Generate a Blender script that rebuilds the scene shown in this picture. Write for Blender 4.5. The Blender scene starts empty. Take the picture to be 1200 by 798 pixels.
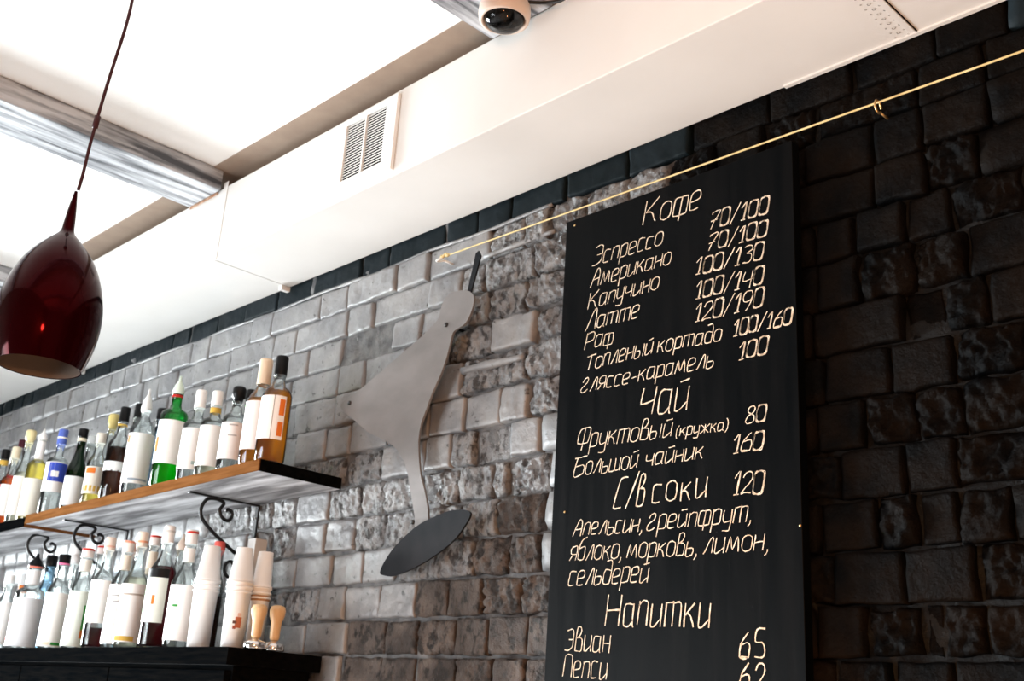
import bpy, bmesh, math, random
import numpy as np
from mathutils import Vector, noise, Matrix

random.seed(7)
scene = bpy.context.scene
col = scene.collection
D = 1.75          # camera to brick wall
CZ = 1.5          # camera height above the floor

# ------------------------------------------------------------------ camera
yaw, pitch, roll = (math.radians(a) for a in (-46.448, 19.295, 3.706))
FPX = 1277.9
Fv = Vector((math.sin(yaw)*math.cos(pitch), math.cos(yaw)*math.cos(pitch), math.sin(pitch)))
r0 = Fv.cross(Vector((0, 0, 1))).normalized(); u0 = r0.cross(Fv)
Rv = r0*math.cos(roll)+u0*math.sin(roll)
Uv = -r0*math.sin(roll)+u0*math.cos(roll)
O = Vector((0, -D, CZ))
cam_d = bpy.data.cameras.new('camera'); cam = bpy.data.objects.new('camera', cam_d)
col.objects.link(cam)
cam.matrix_world = Matrix(((Rv.x, Uv.x, -Fv.x, O.x), (Rv.y, Uv.y, -Fv.y, O.y), (Rv.z, Uv.z, -Fv.z, O.z), (0, 0, 0, 1)))
cam_d.sensor_width = 36; cam_d.sensor_fit = 'HORIZONTAL'
cam_d.lens = FPX/1200*36
cam_d.dof.use_dof = True; cam_d.dof.focus_distance = 1.95; cam_d.dof.aperture_fstop = 9
scene.camera = cam

# ------------------------------------------------------------------ world
w = bpy.data.worlds.new('world'); scene.world = w; w.use_nodes = True
w.node_tree.nodes['Background'].inputs[0].default_value = (0.75, 0.85, 1.0, 1)
w.node_tree.nodes['Background'].inputs[1].default_value = 0.15

# ------------------------------------------------------------------ lights
def area(name, loc, target, sx, sy, power, color, spread=180):
    l = bpy.data.lights.new(name, 'AREA'); l.shape = 'RECTANGLE'; l.size = sx; l.size_y = sy
    l.energy = power; l.color = color; l.spread = math.radians(spread)
    o = bpy.data.objects.new(name, l); col.objects.link(o); o.location = loc
    o.rotation_euler = (Vector(target)-Vector(loc)).to_track_quat('-Z', 'Y').to_euler()
    return o
area('window_daylight', (-6.66, -1.45, 1.3), (0, -1.45, 1.45), 1.5, 1.8, 660, (0.92, 0.97, 1.0), 72)
area('street_window_daylight', (-3.5, -2.95, 1.0), (-3.5, 0, 1.25), 1.7, 1.6, 190, (0.93, 0.97, 1.0), 130)
pl = bpy.data.lights.new('warm_bar_lamp', 'POINT'); pl.energy = 62; pl.color = (1.0, 0.47, 0.16); pl.shadow_soft_size = 0.06
plo = bpy.data.objects.new('warm_bar_lamp', pl); plo.location = (-0.62, -.55, 0.95); col.objects.link(plo)
p2 = bpy.data.lights.new('warm_room_lamp', 'POINT'); p2.energy = 210; p2.color = (1.0, 0.46, 0.20); p2.shadow_soft_size = 0.12
p2o = bpy.data.objects.new('warm_room_lamp', p2); p2o.location = (0.3, -2.3, 1.9); col.objects.link(p2o)

scene.view_settings.view_transform = 'Standard'
scene.view_settings.look = 'None'
scene.view_settings.gamma = 1
scene.view_settings.use_curve_mapping = False
scene.view_settings.exposure = -1.2

# ------------------------------------------------------------------ helpers
def ray(px, py): return Fv*FPX + Rv*(px-600) - Uv*(py-399)
def at(px, py, ax, val):
    """point where the sight line of a photo pixel meets the plane coordinate[ax] = val"""
    v = ray(px, py); t = (val-O[ax])/v[ax]
    return O+v*t
def pxsize(p):   # pixels per metre at a point
    return FPX/((Vector(p)-O).dot(Fv))

def tag(o, label=None, cat=None, group=None, kind=None):
    if label: o['label'] = label
    if cat: o['category'] = cat
    if group: o['group'] = group
    if kind: o['kind'] = kind
    return o
def empty(name, loc, label, cat, group=None):
    o = bpy.data.objects.new(name, None); o.location = loc; o.empty_display_size = .05
    col.objects.link(o); return tag(o, label, cat, group)
def link(name, me, parent=None, loc=None):
    o = bpy.data.objects.new(name, me); col.objects.link(o)
    if loc is not None: o.location = loc
    if parent: o.parent = parent
    return o
class MB:
    def __init__(s): s.v = []; s.f = []; s.sm = []
    def add(s, vs, fs, smooth=False):
        n = len(s.v); s.v += [tuple(v) for v in vs]; s.f += [tuple(i+n for i in f) for f in fs]; s.sm += [smooth]*len(fs)
        return s
    def box(s, a, b):
        x0, y0, z0 = a; x1, y1, z1 = b
        return s.add([(x0,y0,z0),(x1,y0,z0),(x1,y1,z0),(x0,y1,z0),(x0,y0,z1),(x1,y0,z1),(x1,y1,z1),(x0,y1,z1)],
              [(0,3,2,1),(4,5,6,7),(0,1,5,4),(1,2,6,5),(2,3,7,6),(3,0,4,7)])
    def lathe(s, prof, n=24, c=(0,0,0), a0=0, a1=2*math.pi, smooth=True, cap=True):
        full = abs(a1-a0-2*math.pi) < 1e-6
        m = n if full else n+1
        vs = []
        for r, z in prof:
            for i in range(m):
                a = a0+(a1-a0)*i/n
                vs.append((c[0]+r*math.cos(a), c[1]+r*math.sin(a), c[2]+z))
        fs = []
        for k in range(len(prof)-1):
            for i in range(n):
                j = (i+1) % m if full else i+1
                fs.append((k*m+i, k*m+j, (k+1)*m+j, (k+1)*m+i))
        s.add(vs, fs, smooth)
        if cap and full:
            b = len(s.v)-len(vs)
            if prof[0][0] > 1e-5: s.f.append(tuple(b+i for i in range(m-1, -1, -1))); s.sm.append(False)
            if prof[-1][0] > 1e-5:
                t = b+(len(prof)-1)*m; s.f.append(tuple(t+i for i in range(m))); s.sm.append(False)
        return s
    def tube(s, pts, r, n=8, closed=False):
        pts = [Vector(p) for p in pts]; m = len(pts)
        rs = r if isinstance(r, (list, tuple)) else [r]*m
        vs = []; up = None
        for i, p in enumerate(pts):
            t = (pts[min(i+1, m-1)]-pts[max(i-1, 0)]).normalized()
            if up is None:
                up = Vector((0, 0, 1)) if abs(t.z) < .9 else Vector((1, 0, 0))
            a = t.cross(up).normalized(); b = a.cross(t).normalized(); up = b
            for k in range(n):
                an = 2*math.pi*k/n
                vs.append(p+(a*math.cos(an)+b*math.sin(an))*rs[i])
        fs = [(i*n+k, i*n+(k+1) % n, (i+1)*n+(k+1) % n, (i+1)*n+k) for i in range(m-1) for k in range(n)]
        fs.append(tuple(range(n-1, -1, -1))); fs.append(tuple((m-1)*n+k for k in range(n)))
        return s.add(vs, fs, True)
    def build(s, name, mat, parent=None, loc=None, bevel=0):
        me = bpy.data.meshes.new(name); me.from_pydata(s.v, [], s.f)
        me.polygons.foreach_set('use_smooth', s.sm); me.materials.append(mat); me.update()
        bm = bmesh.new(); bm.from_mesh(me); bmesh.ops.recalc_face_normals(bm, faces=bm.faces); bm.to_mesh(me); bm.free()
        o = link(name, me, parent, loc)
        if bevel:
            b = o.modifiers.new('bevel', 'BEVEL'); b.width = bevel; b.segments = 2; b.limit_method = 'ANGLE'
        return o
def prism(outline, y0, y1):
    """outline: (x,z) list, extruded along y"""
    n = len(outline); mb = MB()
    mb.add([(x, y0, z) for x, z in outline]+[(x, y1, z) for x, z in outline],
           [tuple(range(n)), tuple(range(2*n-1, n-1, -1))]+[(i, (i+1) % n, n+(i+1) % n, n+i) for i in range(n)])
    return mb
def catmull(pts, k=6, closed=False):
    pts = [Vector(p) for p in pts]; n = len(pts); out = []
    for i in range(n if closed else n-1):
        if closed: p = [pts[(i+j-1) % n] for j in range(4)]
        else: p = [pts[max(0, min(n-1, i+j-1))] for j in range(4)]
        for q in range(k):
            t = q/k
            out.append(0.5*((2*p[1])+(p[2]-p[0])*t+(2*p[0]-5*p[1]+4*p[2]-p[3])*t*t+(3*p[1]-p[0]-3*p[2]+p[3])*t**3))
    if not closed: out.append(pts[-1])
    return out

# ------------------------------------------------------------------ materials
def mat(name, color=(.5,.5,.5), rough=.5, metal=0, spec=.5, **kw):
    m = bpy.data.materials.new(name); m.use_nodes = True; nt = m.node_tree; b = nt.nodes['Principled BSDF']
    b.inputs['Base Color'].default_value = (*color, 1); b.inputs['Roughness'].default_value = rough
    b.inputs['Metallic'].default_value = metal; b.inputs['Specular IOR Level'].default_value = spec
    for k, v in kw.items(): b.inputs[k].default_value = v
    return m
def noisy(m, c1, c2, scale=5, stretch=(1,1,1), lo=.35, hi=.65, detail=6, bump=0, bscale=None, bdist=.01, rough=None, rot=(0,0,0)):
    nt = m.node_tree; b = nt.nodes['Principled BSDF']; N = nt.nodes.new; L = nt.links.new
    tc = N('ShaderNodeNewGeometry'); mp = N('ShaderNodeMapping'); mp.inputs['Scale'].default_value = stretch
    mp.inputs['Rotation'].default_value = rot
    L(tc.outputs['Position'], mp.inputs['Vector'])
    n = N('ShaderNodeTexNoise'); n.inputs['Scale'].default_value = scale; n.inputs['Detail'].default_value = detail
    L(mp.outputs[0], n.inputs['Vector'])
    r = N('ShaderNodeValToRGB'); r.color_ramp.elements[0].position = lo; r.color_ramp.elements[1].position = hi
    r.color_ramp.elements[0].color = (*c1, 1); r.color_ramp.elements[1].color = (*c2, 1)
    L(n.outputs['Fac'], r.inputs[0]); L(r.outputs[0], b.inputs['Base Color'])
    if rough:
        mr = N('ShaderNodeMapRange'); mr.inputs['To Min'].default_value = rough[0]; mr.inputs['To Max'].default_value = rough[1]
        L(n.outputs['Fac'], mr.inputs['Value']); L(mr.outputs[0], b.inputs['Roughness'])
    if bump:
        n2 = N('ShaderNodeTexNoise'); n2.inputs['Scale'].default_value = bscale or scale*4; n2.inputs['Detail'].default_value = 8
        n2.inputs['Roughness'].default_value = .65
        L(mp.outputs[0], n2.inputs['Vector'])
        bp = N('ShaderNodeBump'); bp.inputs['Strength'].default_value = bump; bp.inputs['Distance'].default_value = bdist
        L(n2.outputs['Fac'], bp.inputs['Height']); L(bp.outputs[0], b.inputs['Normal'])
    return m
def glass(name, tint, gloss=.03, tr=.9):
    """thin clear glass: tinted see-through with a clean fresnel reflection"""
    m = bpy.data.materials.new(name); m.use_nodes = True; nt = m.node_tree; nt.nodes.clear(); N = nt.nodes.new; L = nt.links.new
    out = N('ShaderNodeOutputMaterial'); t = N('ShaderNodeBsdfTransparent'); t.inputs[0].default_value = (*tint, 1)
    g = N('ShaderNodeBsdfGlossy'); g.inputs['Roughness'].default_value = gloss
    f = N('ShaderNodeFresnel'); f.inputs[0].default_value = 1.45
    d = N('ShaderNodeBsdfTranslucent'); d.inputs[0].default_value = (*tint, 1)
    m1 = N('ShaderNodeMixShader'); m1.inputs[0].default_value = 1-tr
    L(t.outputs[0], m1.inputs[1]); L(d.outputs[0], m1.inputs[2])
    mx = N('ShaderNodeMixShader'); L(f.outputs[0], mx.inputs[0]); L(m1.outputs[0], mx.inputs[1]); L(g.outputs[0], mx.inputs[2])
    L(mx.outputs[0], out.inputs[0]); return m

PAINT = dict(c1=(.135,.138,.146), c2=(.235,.235,.235))
M = {}
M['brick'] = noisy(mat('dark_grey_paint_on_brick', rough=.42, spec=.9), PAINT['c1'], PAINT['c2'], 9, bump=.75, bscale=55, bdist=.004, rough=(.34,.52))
M['brick_rough'] = noisy(mat('dark_grey_paint_on_chipped_brick', rough=.42, spec=.9), PAINT['c1'], PAINT['c2'], 14, bump=1, bscale=45, bdist=.016, rough=(.3,.5))
def pits(m, dark, scale, lo, hi, stretch=(1,1,1)):
    """dark chips where paint is missing, multiplied over the base colour"""
    nt = m.node_tree; b = nt.nodes['Principled BSDF']; N = nt.nodes.new; L = nt.links.new
    src = b.inputs['Base Color'].links[0].from_socket
    g = N('ShaderNodeNewGeometry'); mp = N('ShaderNodeMapping'); mp.inputs['Scale'].default_value = stretch; L(g.outputs['Position'], mp.inputs['Vector'])
    n = N('ShaderNodeTexNoise'); n.inputs['Scale'].default_value = scale; n.inputs['Detail'].default_value = 5; n.inputs['Roughness'].default_value = .6
    L(mp.outputs[0], n.inputs['Vector'])
    r = N('ShaderNodeMapRange'); r.inputs['From Min'].default_value = lo; r.inputs['From Max'].default_value = hi; L(n.outputs['Fac'], r.inputs['Value'])
    mx = N('ShaderNodeMix'); mx.data_type = 'RGBA'; L(r.outputs[0], mx.inputs['Factor'])
    mx.inputs[6].default_value = (*dark, 1); L(src, mx.inputs[7]); L(mx.outputs[2], b.inputs['Base Color'])
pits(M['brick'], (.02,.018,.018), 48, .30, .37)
pits(M['brick_rough'], (.014,.010,.009), 34, .40, .50, (1.5,1,1))
M['brick_brown'] = noisy(mat('brown_chipped_brick', rough=.55, spec=.5), (.035,.026,.022), (.12,.095,.08), 11, bump=1, bscale=45, bdist=.016)  # chipped bricks low in the middle of the wall are browner and darker
pits(M['brick_brown'], (.012,.008,.006), 30, .40, .50, (1.4,1,1))
M['brick_black'] = noisy(mat('near_black_brick', rough=.5, spec=.03), (.0012,.0015,.0019), (.0055,.0038,.0027), 12, bump=.9, bscale=60, bdist=.006)  # bricks right of the menu board are near-black, those left of it grey
M['mortar_black'] = noisy(mat('near_black_mortar', rough=.6, spec=.2), (.002,.0025,.003), (.004,.004,.004), 18, bump=1, bscale=60, bdist=.006)  # mortar turns near-black together with the bricks right of the board
M['top_row'] = noisy(mat('blue_black_top_bricks', rough=.6, spec=.08), (.003,.007,.009), (.008,.014,.018), 8, bump=.5, bscale=50, bdist=.003)  # top brick course: darker and bluer than the courses below
M['mortar'] = noisy(mat('painted_mortar', rough=.6), (.045,.046,.05), (.16,.16,.16), 22, bump=1, bscale=60, bdist=.006)
M['ceiling'] = noisy(mat('white_plaster', rough=.8, spec=.2), (.80,.80,.78), (.84,.84,.825), 2.5, bump=.25, bscale=24, bdist=.006)
M['duct'] = noisy(mat('white_duct_paint', rough=.45, spec=.35), (.70,.695,.675), (.74,.735,.715), 4, bump=.05, bscale=60, bdist=.002)
M['beige'] = noisy(mat('beige_shade_strip', rough=.75, spec=.2), (.27,.205,.16), (.31,.24,.185), 12, bump=.2, bscale=60, bdist=.003)  # beige carries the shade above the duct as the strip's own colour
M['beam'] = noisy(mat('brushed_white_over_dark_wood', rough=.45, spec=.5), (.05,.055,.065), (.55,.58,.62), 7, (6,.5,6), .36, .62, bump=.3, bscale=30, bdist=.002)
M['shelf_bottom'] = noisy(mat('brushed_grey_shelf_board', rough=.5), (.11,.105,.11), (.62,.62,.64), 5, (.6,5,1), .40, .66, bump=.2, bscale=30, bdist=.002)
M['shelf_edge'] = noisy(mat('raw_brown_board_edge', rough=.8, spec=.0), (.13,.052,.016), (.19,.082,.03), 8, (1,6,12), bump=.2, bdist=.001)
M['dark_edge'] = noisy(mat('black_stained_board_edge', rough=.8, spec=0), (.0015,.002,.0025), (.004,.004,.004), 10, (1,6,12))
M['board'] = noisy(mat('black_chalkboard_paint', rough=.36, spec=.05), (.0004,.0010,.0016), (.0026,.0028,.0032), 7, (5,1,.45), .35, .7, bump=.25, bscale=16, bdist=.0015, rough=(.30,.5))
M['chalk'] = noisy(mat('cream_marker', rough=.85, spec=.1), (.62,.50,.36), (.92,.82,.68), 90, bump=0)
M['steel'] = noisy(mat('grey_sheet_metal', rough=.42, metal=.3, spec=.4), (.18,.172,.17), (.24,.228,.225), 6, (1,1,2), bump=.05, bscale=90, bdist=.001, rough=(.36,.5))
M['steel_dark'] = noisy(mat('blackened_sheet_metal', rough=.5, metal=0, spec=.06), (.010,.012,.015), (.020,.021,.024), 12, bump=.15, bscale=60, bdist=.001)
M['iron'] = mat('black_wrought_iron', (.012,.012,.013), .3, .3)
M['rope'] = noisy(mat('yellow_cord', rough=.7), (.62,.50,.22), (.80,.68,.36), 60)
M['brass'] = mat('worn_brass', (.55,.36,.16), .35, .9)
M['white_plastic'] = mat('white_plastic', (.82,.82,.80), .4)
M['black'] = mat('black_plastic', (.012,.012,.013), .3)
M['dark_void'] = mat('dark_duct_inside', (.004,.006,.006), .8, 0, .1)
M['pendant'] = mat('deep_red_lacquer', (.010,.0004,.001), .09, 0, .2, **{'Specular Tint': (1.0,.06,.10,1)})
M['pendant_in'] = mat('brown_shade_lining', (.17,.13,.105), .6)
M['housing'] = mat('cream_camera_housing', (.66,.55,.47), .4)
M['chrome'] = mat('chrome', (.8,.8,.8), .12, 1)
M['wood_light'] = noisy(mat('pale_turned_wood', rough=.4), (.62,.40,.20), (.78,.56,.32), 20, (1,1,.3))
M['paper'] = mat('white_paper', (.86,.86,.85), .6)
M['cup_white'] = mat('white_cup_card', (.93,.93,.92), .5)
M['cup_brown'] = mat('kraft_card', (.40,.22,.10), .7)
M['floor'] = noisy(mat('pale_floor_tile', rough=.5), (.44,.43,.42), (.52,.51,.50), 6, (1,8,1))
M['room'] = noisy(mat('taupe_room_plaster', rough=.8), (.15,.125,.10), (.19,.16,.13), 3)
M['frame'] = mat('white_window_frame', (.7,.7,.7), .4)
G = {'clear': glass('clear_glass', (.93,.96,.95)), 'green': glass('green_glass', (.09,.62,.20)), 'dark': glass('dark_green_glass', (.02,.12,.04)),
     'blue': glass('pale_blue_glass', (.62,.82,.95)), 'win': glass('window_glass', (.97,.98,.98))}
LQ = {'amber': glass('amber_liquid', (1.0,.56,.08), tr=.25), 'red': glass('red_liquid', (.75,.05,.06), tr=.6), 'darkred': glass('dark_red_syrup', (.18,.012,.03), tr=.5),
      'green': glass('green_liquid', (.28,.92,.22), tr=.3), 'yellow': glass('yellow_liquid', (1.0,.88,.35), tr=.5), 'brown': glass('brown_liquid', (.20,.07,.03), tr=.6),
      'orange': glass('orange_liquid', (1.0,.36,.08), tr=.6), 'pale': glass('pale_liquid', (.95,.93,.82), tr=.6)}
CM = {}
def cm(c, rough=.45):
    k = tuple(c)+(rough,)
    if k not in CM: CM[k] = mat('plain_colour_%d' % len(CM), c, rough, 0, .2)
    return CM[k]

# ------------------------------------------------------------------ room shell
XL, XR, YF, CEIL = -6.5, 2.2, -2.8, CZ+1.59
def struct(mb, name, m, parent=None, bevel=0):
    o = mb.build(name, m, parent, bevel=bevel)
    if not parent: o['kind'] = 'structure'
    return o
struct(MB().box((XL,YF,-.1),(XR,.25,0)), 'floor', M['floor'])
struct(MB().box((XL,YF,CEIL),(XR,.25,CEIL+.1)), 'ceiling', M['ceiling'])
# end wall with a window opening
def wall_with_window(name, axis, pos, thick, lo, hi, wlo, whi, z0, z1):
    mb = MB()
    def bx(a, b, za, zb):
        if axis == 'x': mb.box((pos-thick, a, za), (pos, b, zb))
        else: mb.box((a, pos-thick, za), (b, pos, zb))
    bx(lo, wlo, 0, CEIL); bx(whi, hi, 0, CEIL); bx(wlo, whi, 0, z0); bx(wlo, whi, z1, CEIL)
    return struct(mb, name, M['room'])
wall_with_window('wall_left', 'x', XL, .15, YF, .25, -2.25, -.65, .35, 2.25)
wall_with_window('wall_front', 'y', YF, .12, XL, XR, -4.4, -2.6, .15, 1.85)
struct(MB().box((XR,YF,0),(XR+.15,.25,CEIL)), 'wall_right', M['room'])
def window(name, axis, pos, a, b, z0, z1, nm):
    mb = MB(); t = .05
    def bx(p, q, za, zb):
        if axis == 'x': mb.box((pos-.09, p, za), (pos-.03, q, zb))
        else: mb.box((p, pos-.09, za), (q, pos-.03, zb))
    bx(a, a+t, z0, z1); bx(b-t, b, z0, z1); bx(a+t, b-t, z0, z0+t); bx(a+t, b-t, z1-t, z1)
    for i in range(1, nm): c = a+(b-a)*i/nm; bx(c-t/2, c+t/2, z0+t, z1-t)
    fr = struct(mb, name, M['frame'])
    g = MB()
    if axis == 'x': g.box((pos-.062, a+t, z0+t), (pos-.058, b-t, z1-t))
    else: g.box((a+t, pos-.062, z0+t), (b-t, pos-.058, z1-t))
    g.build('pane', G['win'], fr)
window('window_1', 'x', XL, -2.25, -.65, .35, 2.25, 3)
window('window_2', 'y', YF, -5.9, -3.3, .55, 2.45, 3)

# ------------------------------------------------------------------ brick wall
ZR = [z+CZ for z in (1.307,1.218,1.130,1.041,.952,.864,.768,.676,.586,.495,.405,.314,.224,.137,.05,-.04,-.13)]
# photographed joint positions, pixel at the middle of the joint, per course
JP = {
0: [(225,398),(368,339),(426,316),(459,300.5),(524.4,277.7),(562.7,263),(600,246)],
1: [(168.4,440),(187.7,434.7),(249,410),(299,385.6),(323.7,380),(377.7,365),(410,351),(469,334),(505.8,316),(578,282.6),(617.3,274.4),(648,262)],
2: [(230,452),(274.6,427.7),(323.7,406.7),(349.6,398.8),(410,384.7),(441.8,367),(508.4,341),(545.6,323),(571,314),(630,305.4)],
3: [(240,470),(300,440),(364.6,418),(404,413),(463.7,397),(497.9,381),(540,360),(575.7,357.5),(619.7,344.5)],
4: [(343.5,458.6),(400.5,449.8),(432,437.5),(480,420),(530,405),(579,388),(630,383)],
5: [(350,490),(396,490),(440,470),(500,455),(547,425),(622,415)],
6: [(350,535),(383.9,525),(414.6,513),(460,490),(510,470),(550.5,448),(592.9,440),(625,432)],
7: [(360,555),(410,540),(455,525),(505,505),(535,495),(561.9,484),(605,476),(640,465)],
8: [(352,600),(390,590),(427.7,585),(454,585),(500,560),(542.3,529),(583,524),(601,518)],
9: [(350,640),(386.5,625),(419.8,623.7),(454.9,620),(500,590),(548.9,558),(591,560),(645,548.6)],
10:[(352,665),(392.6,660.5),(430,655),(470,645),(510,630),(560,612),(600,605),(640,600)],
11:[(345,715),(376,710),(409,704.7),(448,710),(492,705),(529,702),(569,699),(614.7,699)],
12:[(360,755),(410.7,752.7),(454.7,742),(492,744.7),(537,747),(577,744.7),(622.7,739)],
13:[(402.7,784.7),(450,785),(490,785),(536,784.7),(580,784),(620,784)]}
JR = {0:[(1000,90),(1100,60)],1:[(960,160),(1080,130)],2:[(948,225),(1027,190),(1085,175)],3:[(1027,223),(1088,215),(1150,200)],4:[(958,310),(1004.4,306.6),(1066,290),(1120,285)],
5:[(962,345),(1010,345),(1075,330),(1140,330)],6:[(955,390),(1063,387),(1110,380),(1165,378)],7:[(971,440),(1047,429),(1122,429)],8:[(960,485),(1015.7,476.6),(1075,475),(1130,473)],
9:[(987.5,547.7),(1063,538.6),(1124,543)],10:[(965,610),(1030,605),(1080,602),(1128,600),(1190,600)],11:[(983,673.8),(1062.8,669),(1148,673)],12:[(960,735),(1017.8,734.5),(1083,730),(1105.5,730),(1160,730)],
13:[(982,786),(1051.5,786),(1120,786)]}
wall = MB()
# mortar bed: uneven grid
XA, XB, ZB = XL, XR, CZ-.13
nx, nz = 620, 130
xs = np.linspace(-5.75, .1, nx); zs = np.linspace(ZB, CZ+1.40, nz)
vs = []
for z in zs:
    for x in xs:
        n = noise.fractal(Vector((x*14, z*14, 3.1)), .9, 2, 3)
        vs.append((x, (-.0015 if x < -2.05 else .008)+n*.008, z))
fs = [(j*nx+i, j*nx+i+1, (j+1)*nx+i+1, (j+1)*nx+i) for j in range(nz-1) for i in range(nx-1)]
wall.add(vs, fs, True)
wall.box((XL,.02,0),(XR,.25,CEIL))
WB = struct(wall, 'wall_back', M['mortar'])
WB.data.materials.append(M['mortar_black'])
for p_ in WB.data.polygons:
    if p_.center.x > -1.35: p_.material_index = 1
WB['kind'] = 'structure'

def brick_mesh(x0, x1, z0, z1, rough, recess, seed, fine=True):
    rnd = random.Random(seed); j = rnd.uniform(.0018, .0038)*(1+.5*rough)
    c = [(x0+j+rnd.uniform(-.002,.004), z0+j+rnd.uniform(-.002,.003)), (x1-j-rnd.uniform(-.002,.004), z0+j+rnd.uniform(-.002,.003)),
         (x1-j-rnd.uniform(-.002,.004), z1-j-rnd.uniform(-.002,.003)), (x0+j+rnd.uniform(-.002,.004), z1-j-rnd.uniform(-.002,.003))]
    st = .0052 if fine else .02
    nu = max(4, int((x1-x0)/st)); nv = max(4, int((z1-z0)/st))
    base = .012+rnd.uniform(-.003,.005)-recess; tx = rnd.uniform(-.05,.05); tz = rnd.uniform(-.05,.05)
    off = rnd.uniform(0, 50); amp = .0025+.017*rough
    cr = [rnd.uniform(0, .014)*(1+rough*1.2) for _ in range(4)]
    vs = []; W = x1-x0; H = z1-z0
    for b in range(nv+1):
        v = b/nv
        for a in range(nu+1):
            u = a/nu
            x = (c[0][0]*(1-u)+c[1][0]*u)*(1-v)+(c[3][0]*(1-u)+c[2][0]*u)*v
            z = (c[0][1]*(1-u)+c[1][1]*u)*(1-v)+(c[3][1]*(1-u)+c[2][1]*u)*v
            dx = min(u, 1-u)*W; dz = min(v, 1-v)*H
            e = min(dx, dz)
            k = (1 if u > .5 else 0)+(2 if v > .5 else 0)
            corner = max(0, cr[k]-math.hypot(dx, dz))/max(cr[k], 1e-4)
            P3 = Vector((x*9, z*11, off))
            n1 = noise.noise(P3*1.2)
            if rough > .35:
                n2 = noise.ridged_multi_fractal(Vector((x*16+z*6, z*15, off)), 1.0, 2.1, 4, 1.0, 2.0)*.5-.6
                n3 = noise.fractal(Vector((x*75+z*20, z*60, off)), .6, 2.2, 3)*.42
            else:
                n2 = noise.fractal(Vector((x*30, z*34, off)), 1.0, 2.0, 4)*.5; n3 = 0
            h = base+amp*(n1*.6+n2*.8+n3)+tx*(x-(x0+x1)/2)+tz*(z-(z0+z1)/2)
            h -= (.002+.006*min(rough,1))*math.exp(-e/.0025)+corner*.012*rough
            if rough > .35: h = max(h, -.006)
            # wobble the outline so no edge is ruler straight
            wob = math.exp(-e/.012)*.003*(1+rough*1.8)
            x += noise.noise(Vector((x*25, z*25, off+9)))*wob; z += noise.noise(Vector((x*25, z*25, off+19)))*wob
            vs.append((x, -h, z))
    n = nu+1; fs = [(b*n+a, b*n+a+1, (b+1)*n+a+1, (b+1)*n+a) for b in range(nv) for a in range(nu)]
    # skirt to the mortar
    ring = [a for a in range(nu+1)]+[b*n+nu for b in range(1, nv+1)]+[nv*n+a for a in range(nu-1, -1, -1)]+[b*n for b in range(nv-1, 0, -1)]
    k0 = len(vs)
    for i in ring: vs.append((vs[i][0], .018, vs[i][2]))
    m = len(ring)
    fs += [(ring[i], k0+i, k0+(i+1) % m, ring[(i+1) % m]) for i in range(m)]
    return vs, fs

def roughness_at(x, z, rnd):
    zz = z-CZ
    if x < -2.05 and zz > .68: return rnd.choice([.05,.1,.1,.15])
    if x < -2.0 and zz > .30: return rnd.choice([.15,.3,.55,.6,.8])
    if x < -1.9 and zz > .2: return rnd.choice([.3,.5,.9])
    if x < -1.2:
        if zz < .24: return rnd.choice([.15,.2,.35,.6])
        return rnd.choice([.3,.55,.8,1.0,1.1])
    return rnd.choice([.1,.12,.15,.5,.9,1.1])
SMOOTH = [(515,300),(1005,435),(1085,440),(1020,545),(1095,545),(1020,670),(1100,665),(1020,385),(1055,215),(1010,750),(970,330),(545,440),(560,500),(520,520),(560,515),(625,530),(530,700),(540,745),(600,740)]
RUB = [(640,290),(650,420),(640,470),(620,590),(600,650),(640,650),(1100,340),(1040,300),(1070,490),(1040,610),(1150,420),(1150,560),(1060,740)]
HOLE = [(404,420),(590,522),(1087,385),(1090,735)]
bricks = []
for r in range(len(ZR)-1):
    z1, z0 = ZR[r], ZR[r+1]
    js = []
    for d in (JP, JR):
        js += [at(px, py, 1, 0).x for px, py in d.get(r, [])]
    js = sorted(js)
    rnd = random.Random(100+r)
    # fill the gaps and both ends with bricks of one or two half lengths
    x = (js[0] if js else -2.0)
    left = []
    while x > -5.75: x -= rnd.choice([.125,.13,.13,.255]) ; left.append(x)
    xsr = left[::-1]
    if not js: js = [-2.0]
    full = xsr+[js[0]]
    for a, b in zip(js, js[1:]):
        g = b-a
        if g > .285:
            k = max(2, round(g/(.13 if rnd.random() < .6 else .2)))
            full += [a+g*i/k+rnd.uniform(-.006,.006) for i in range(1, k)]
        full.append(b)
    x = full[-1]
    while x < .1: x += rnd.choice([.125,.13,.255]); full.append(x)
    for i, (a, b) in enumerate(zip(full, full[1:])):
        if b-a < .03: continue
        zj = rnd.uniform(-.003,.003)
        rg = roughness_at((a+b)/2, (z0+z1)/2, rnd)
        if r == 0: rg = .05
        rec = .0
        def inside(lst): return any(a <= q.x <= b and z0 <= q.z <= z1 for q in (at(px, py, 1, 0) for px, py in lst))
        if inside(SMOOTH): rg = .1
        if inside(RUB): rg = 1.0
        if inside(HOLE): rg = .9; rec = .028
        if r == 0: rec = .004
        c = Vector(((a+b)/2, 0, (z0+z1)/2)); q = c-O
        px = 600+FPX*q.dot(Rv)/q.dot(Fv); py = 399-FPX*q.dot(Uv)/q.dot(Fv)
        vis = -30 < px < 1230 and -20 < py < 830 and not (663 < px < 925 and py > 330-.35*(px-560)+10)
        size = (b-a)*(z1-z0)/q.length**2*(1.75/q.length) if vis else 0
        # hidden behind the bottle rows
        if px < 300 and 560 < py < 760 and px < 240: size *= .2
        bricks.append((size, a, b, z0+zj*.3, z1+zj*.3, rg, rec, r, len(bricks)))
bricks.sort(key=lambda t: -t[0])
solo = 0; rest = MB(); top_rest = MB()
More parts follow.
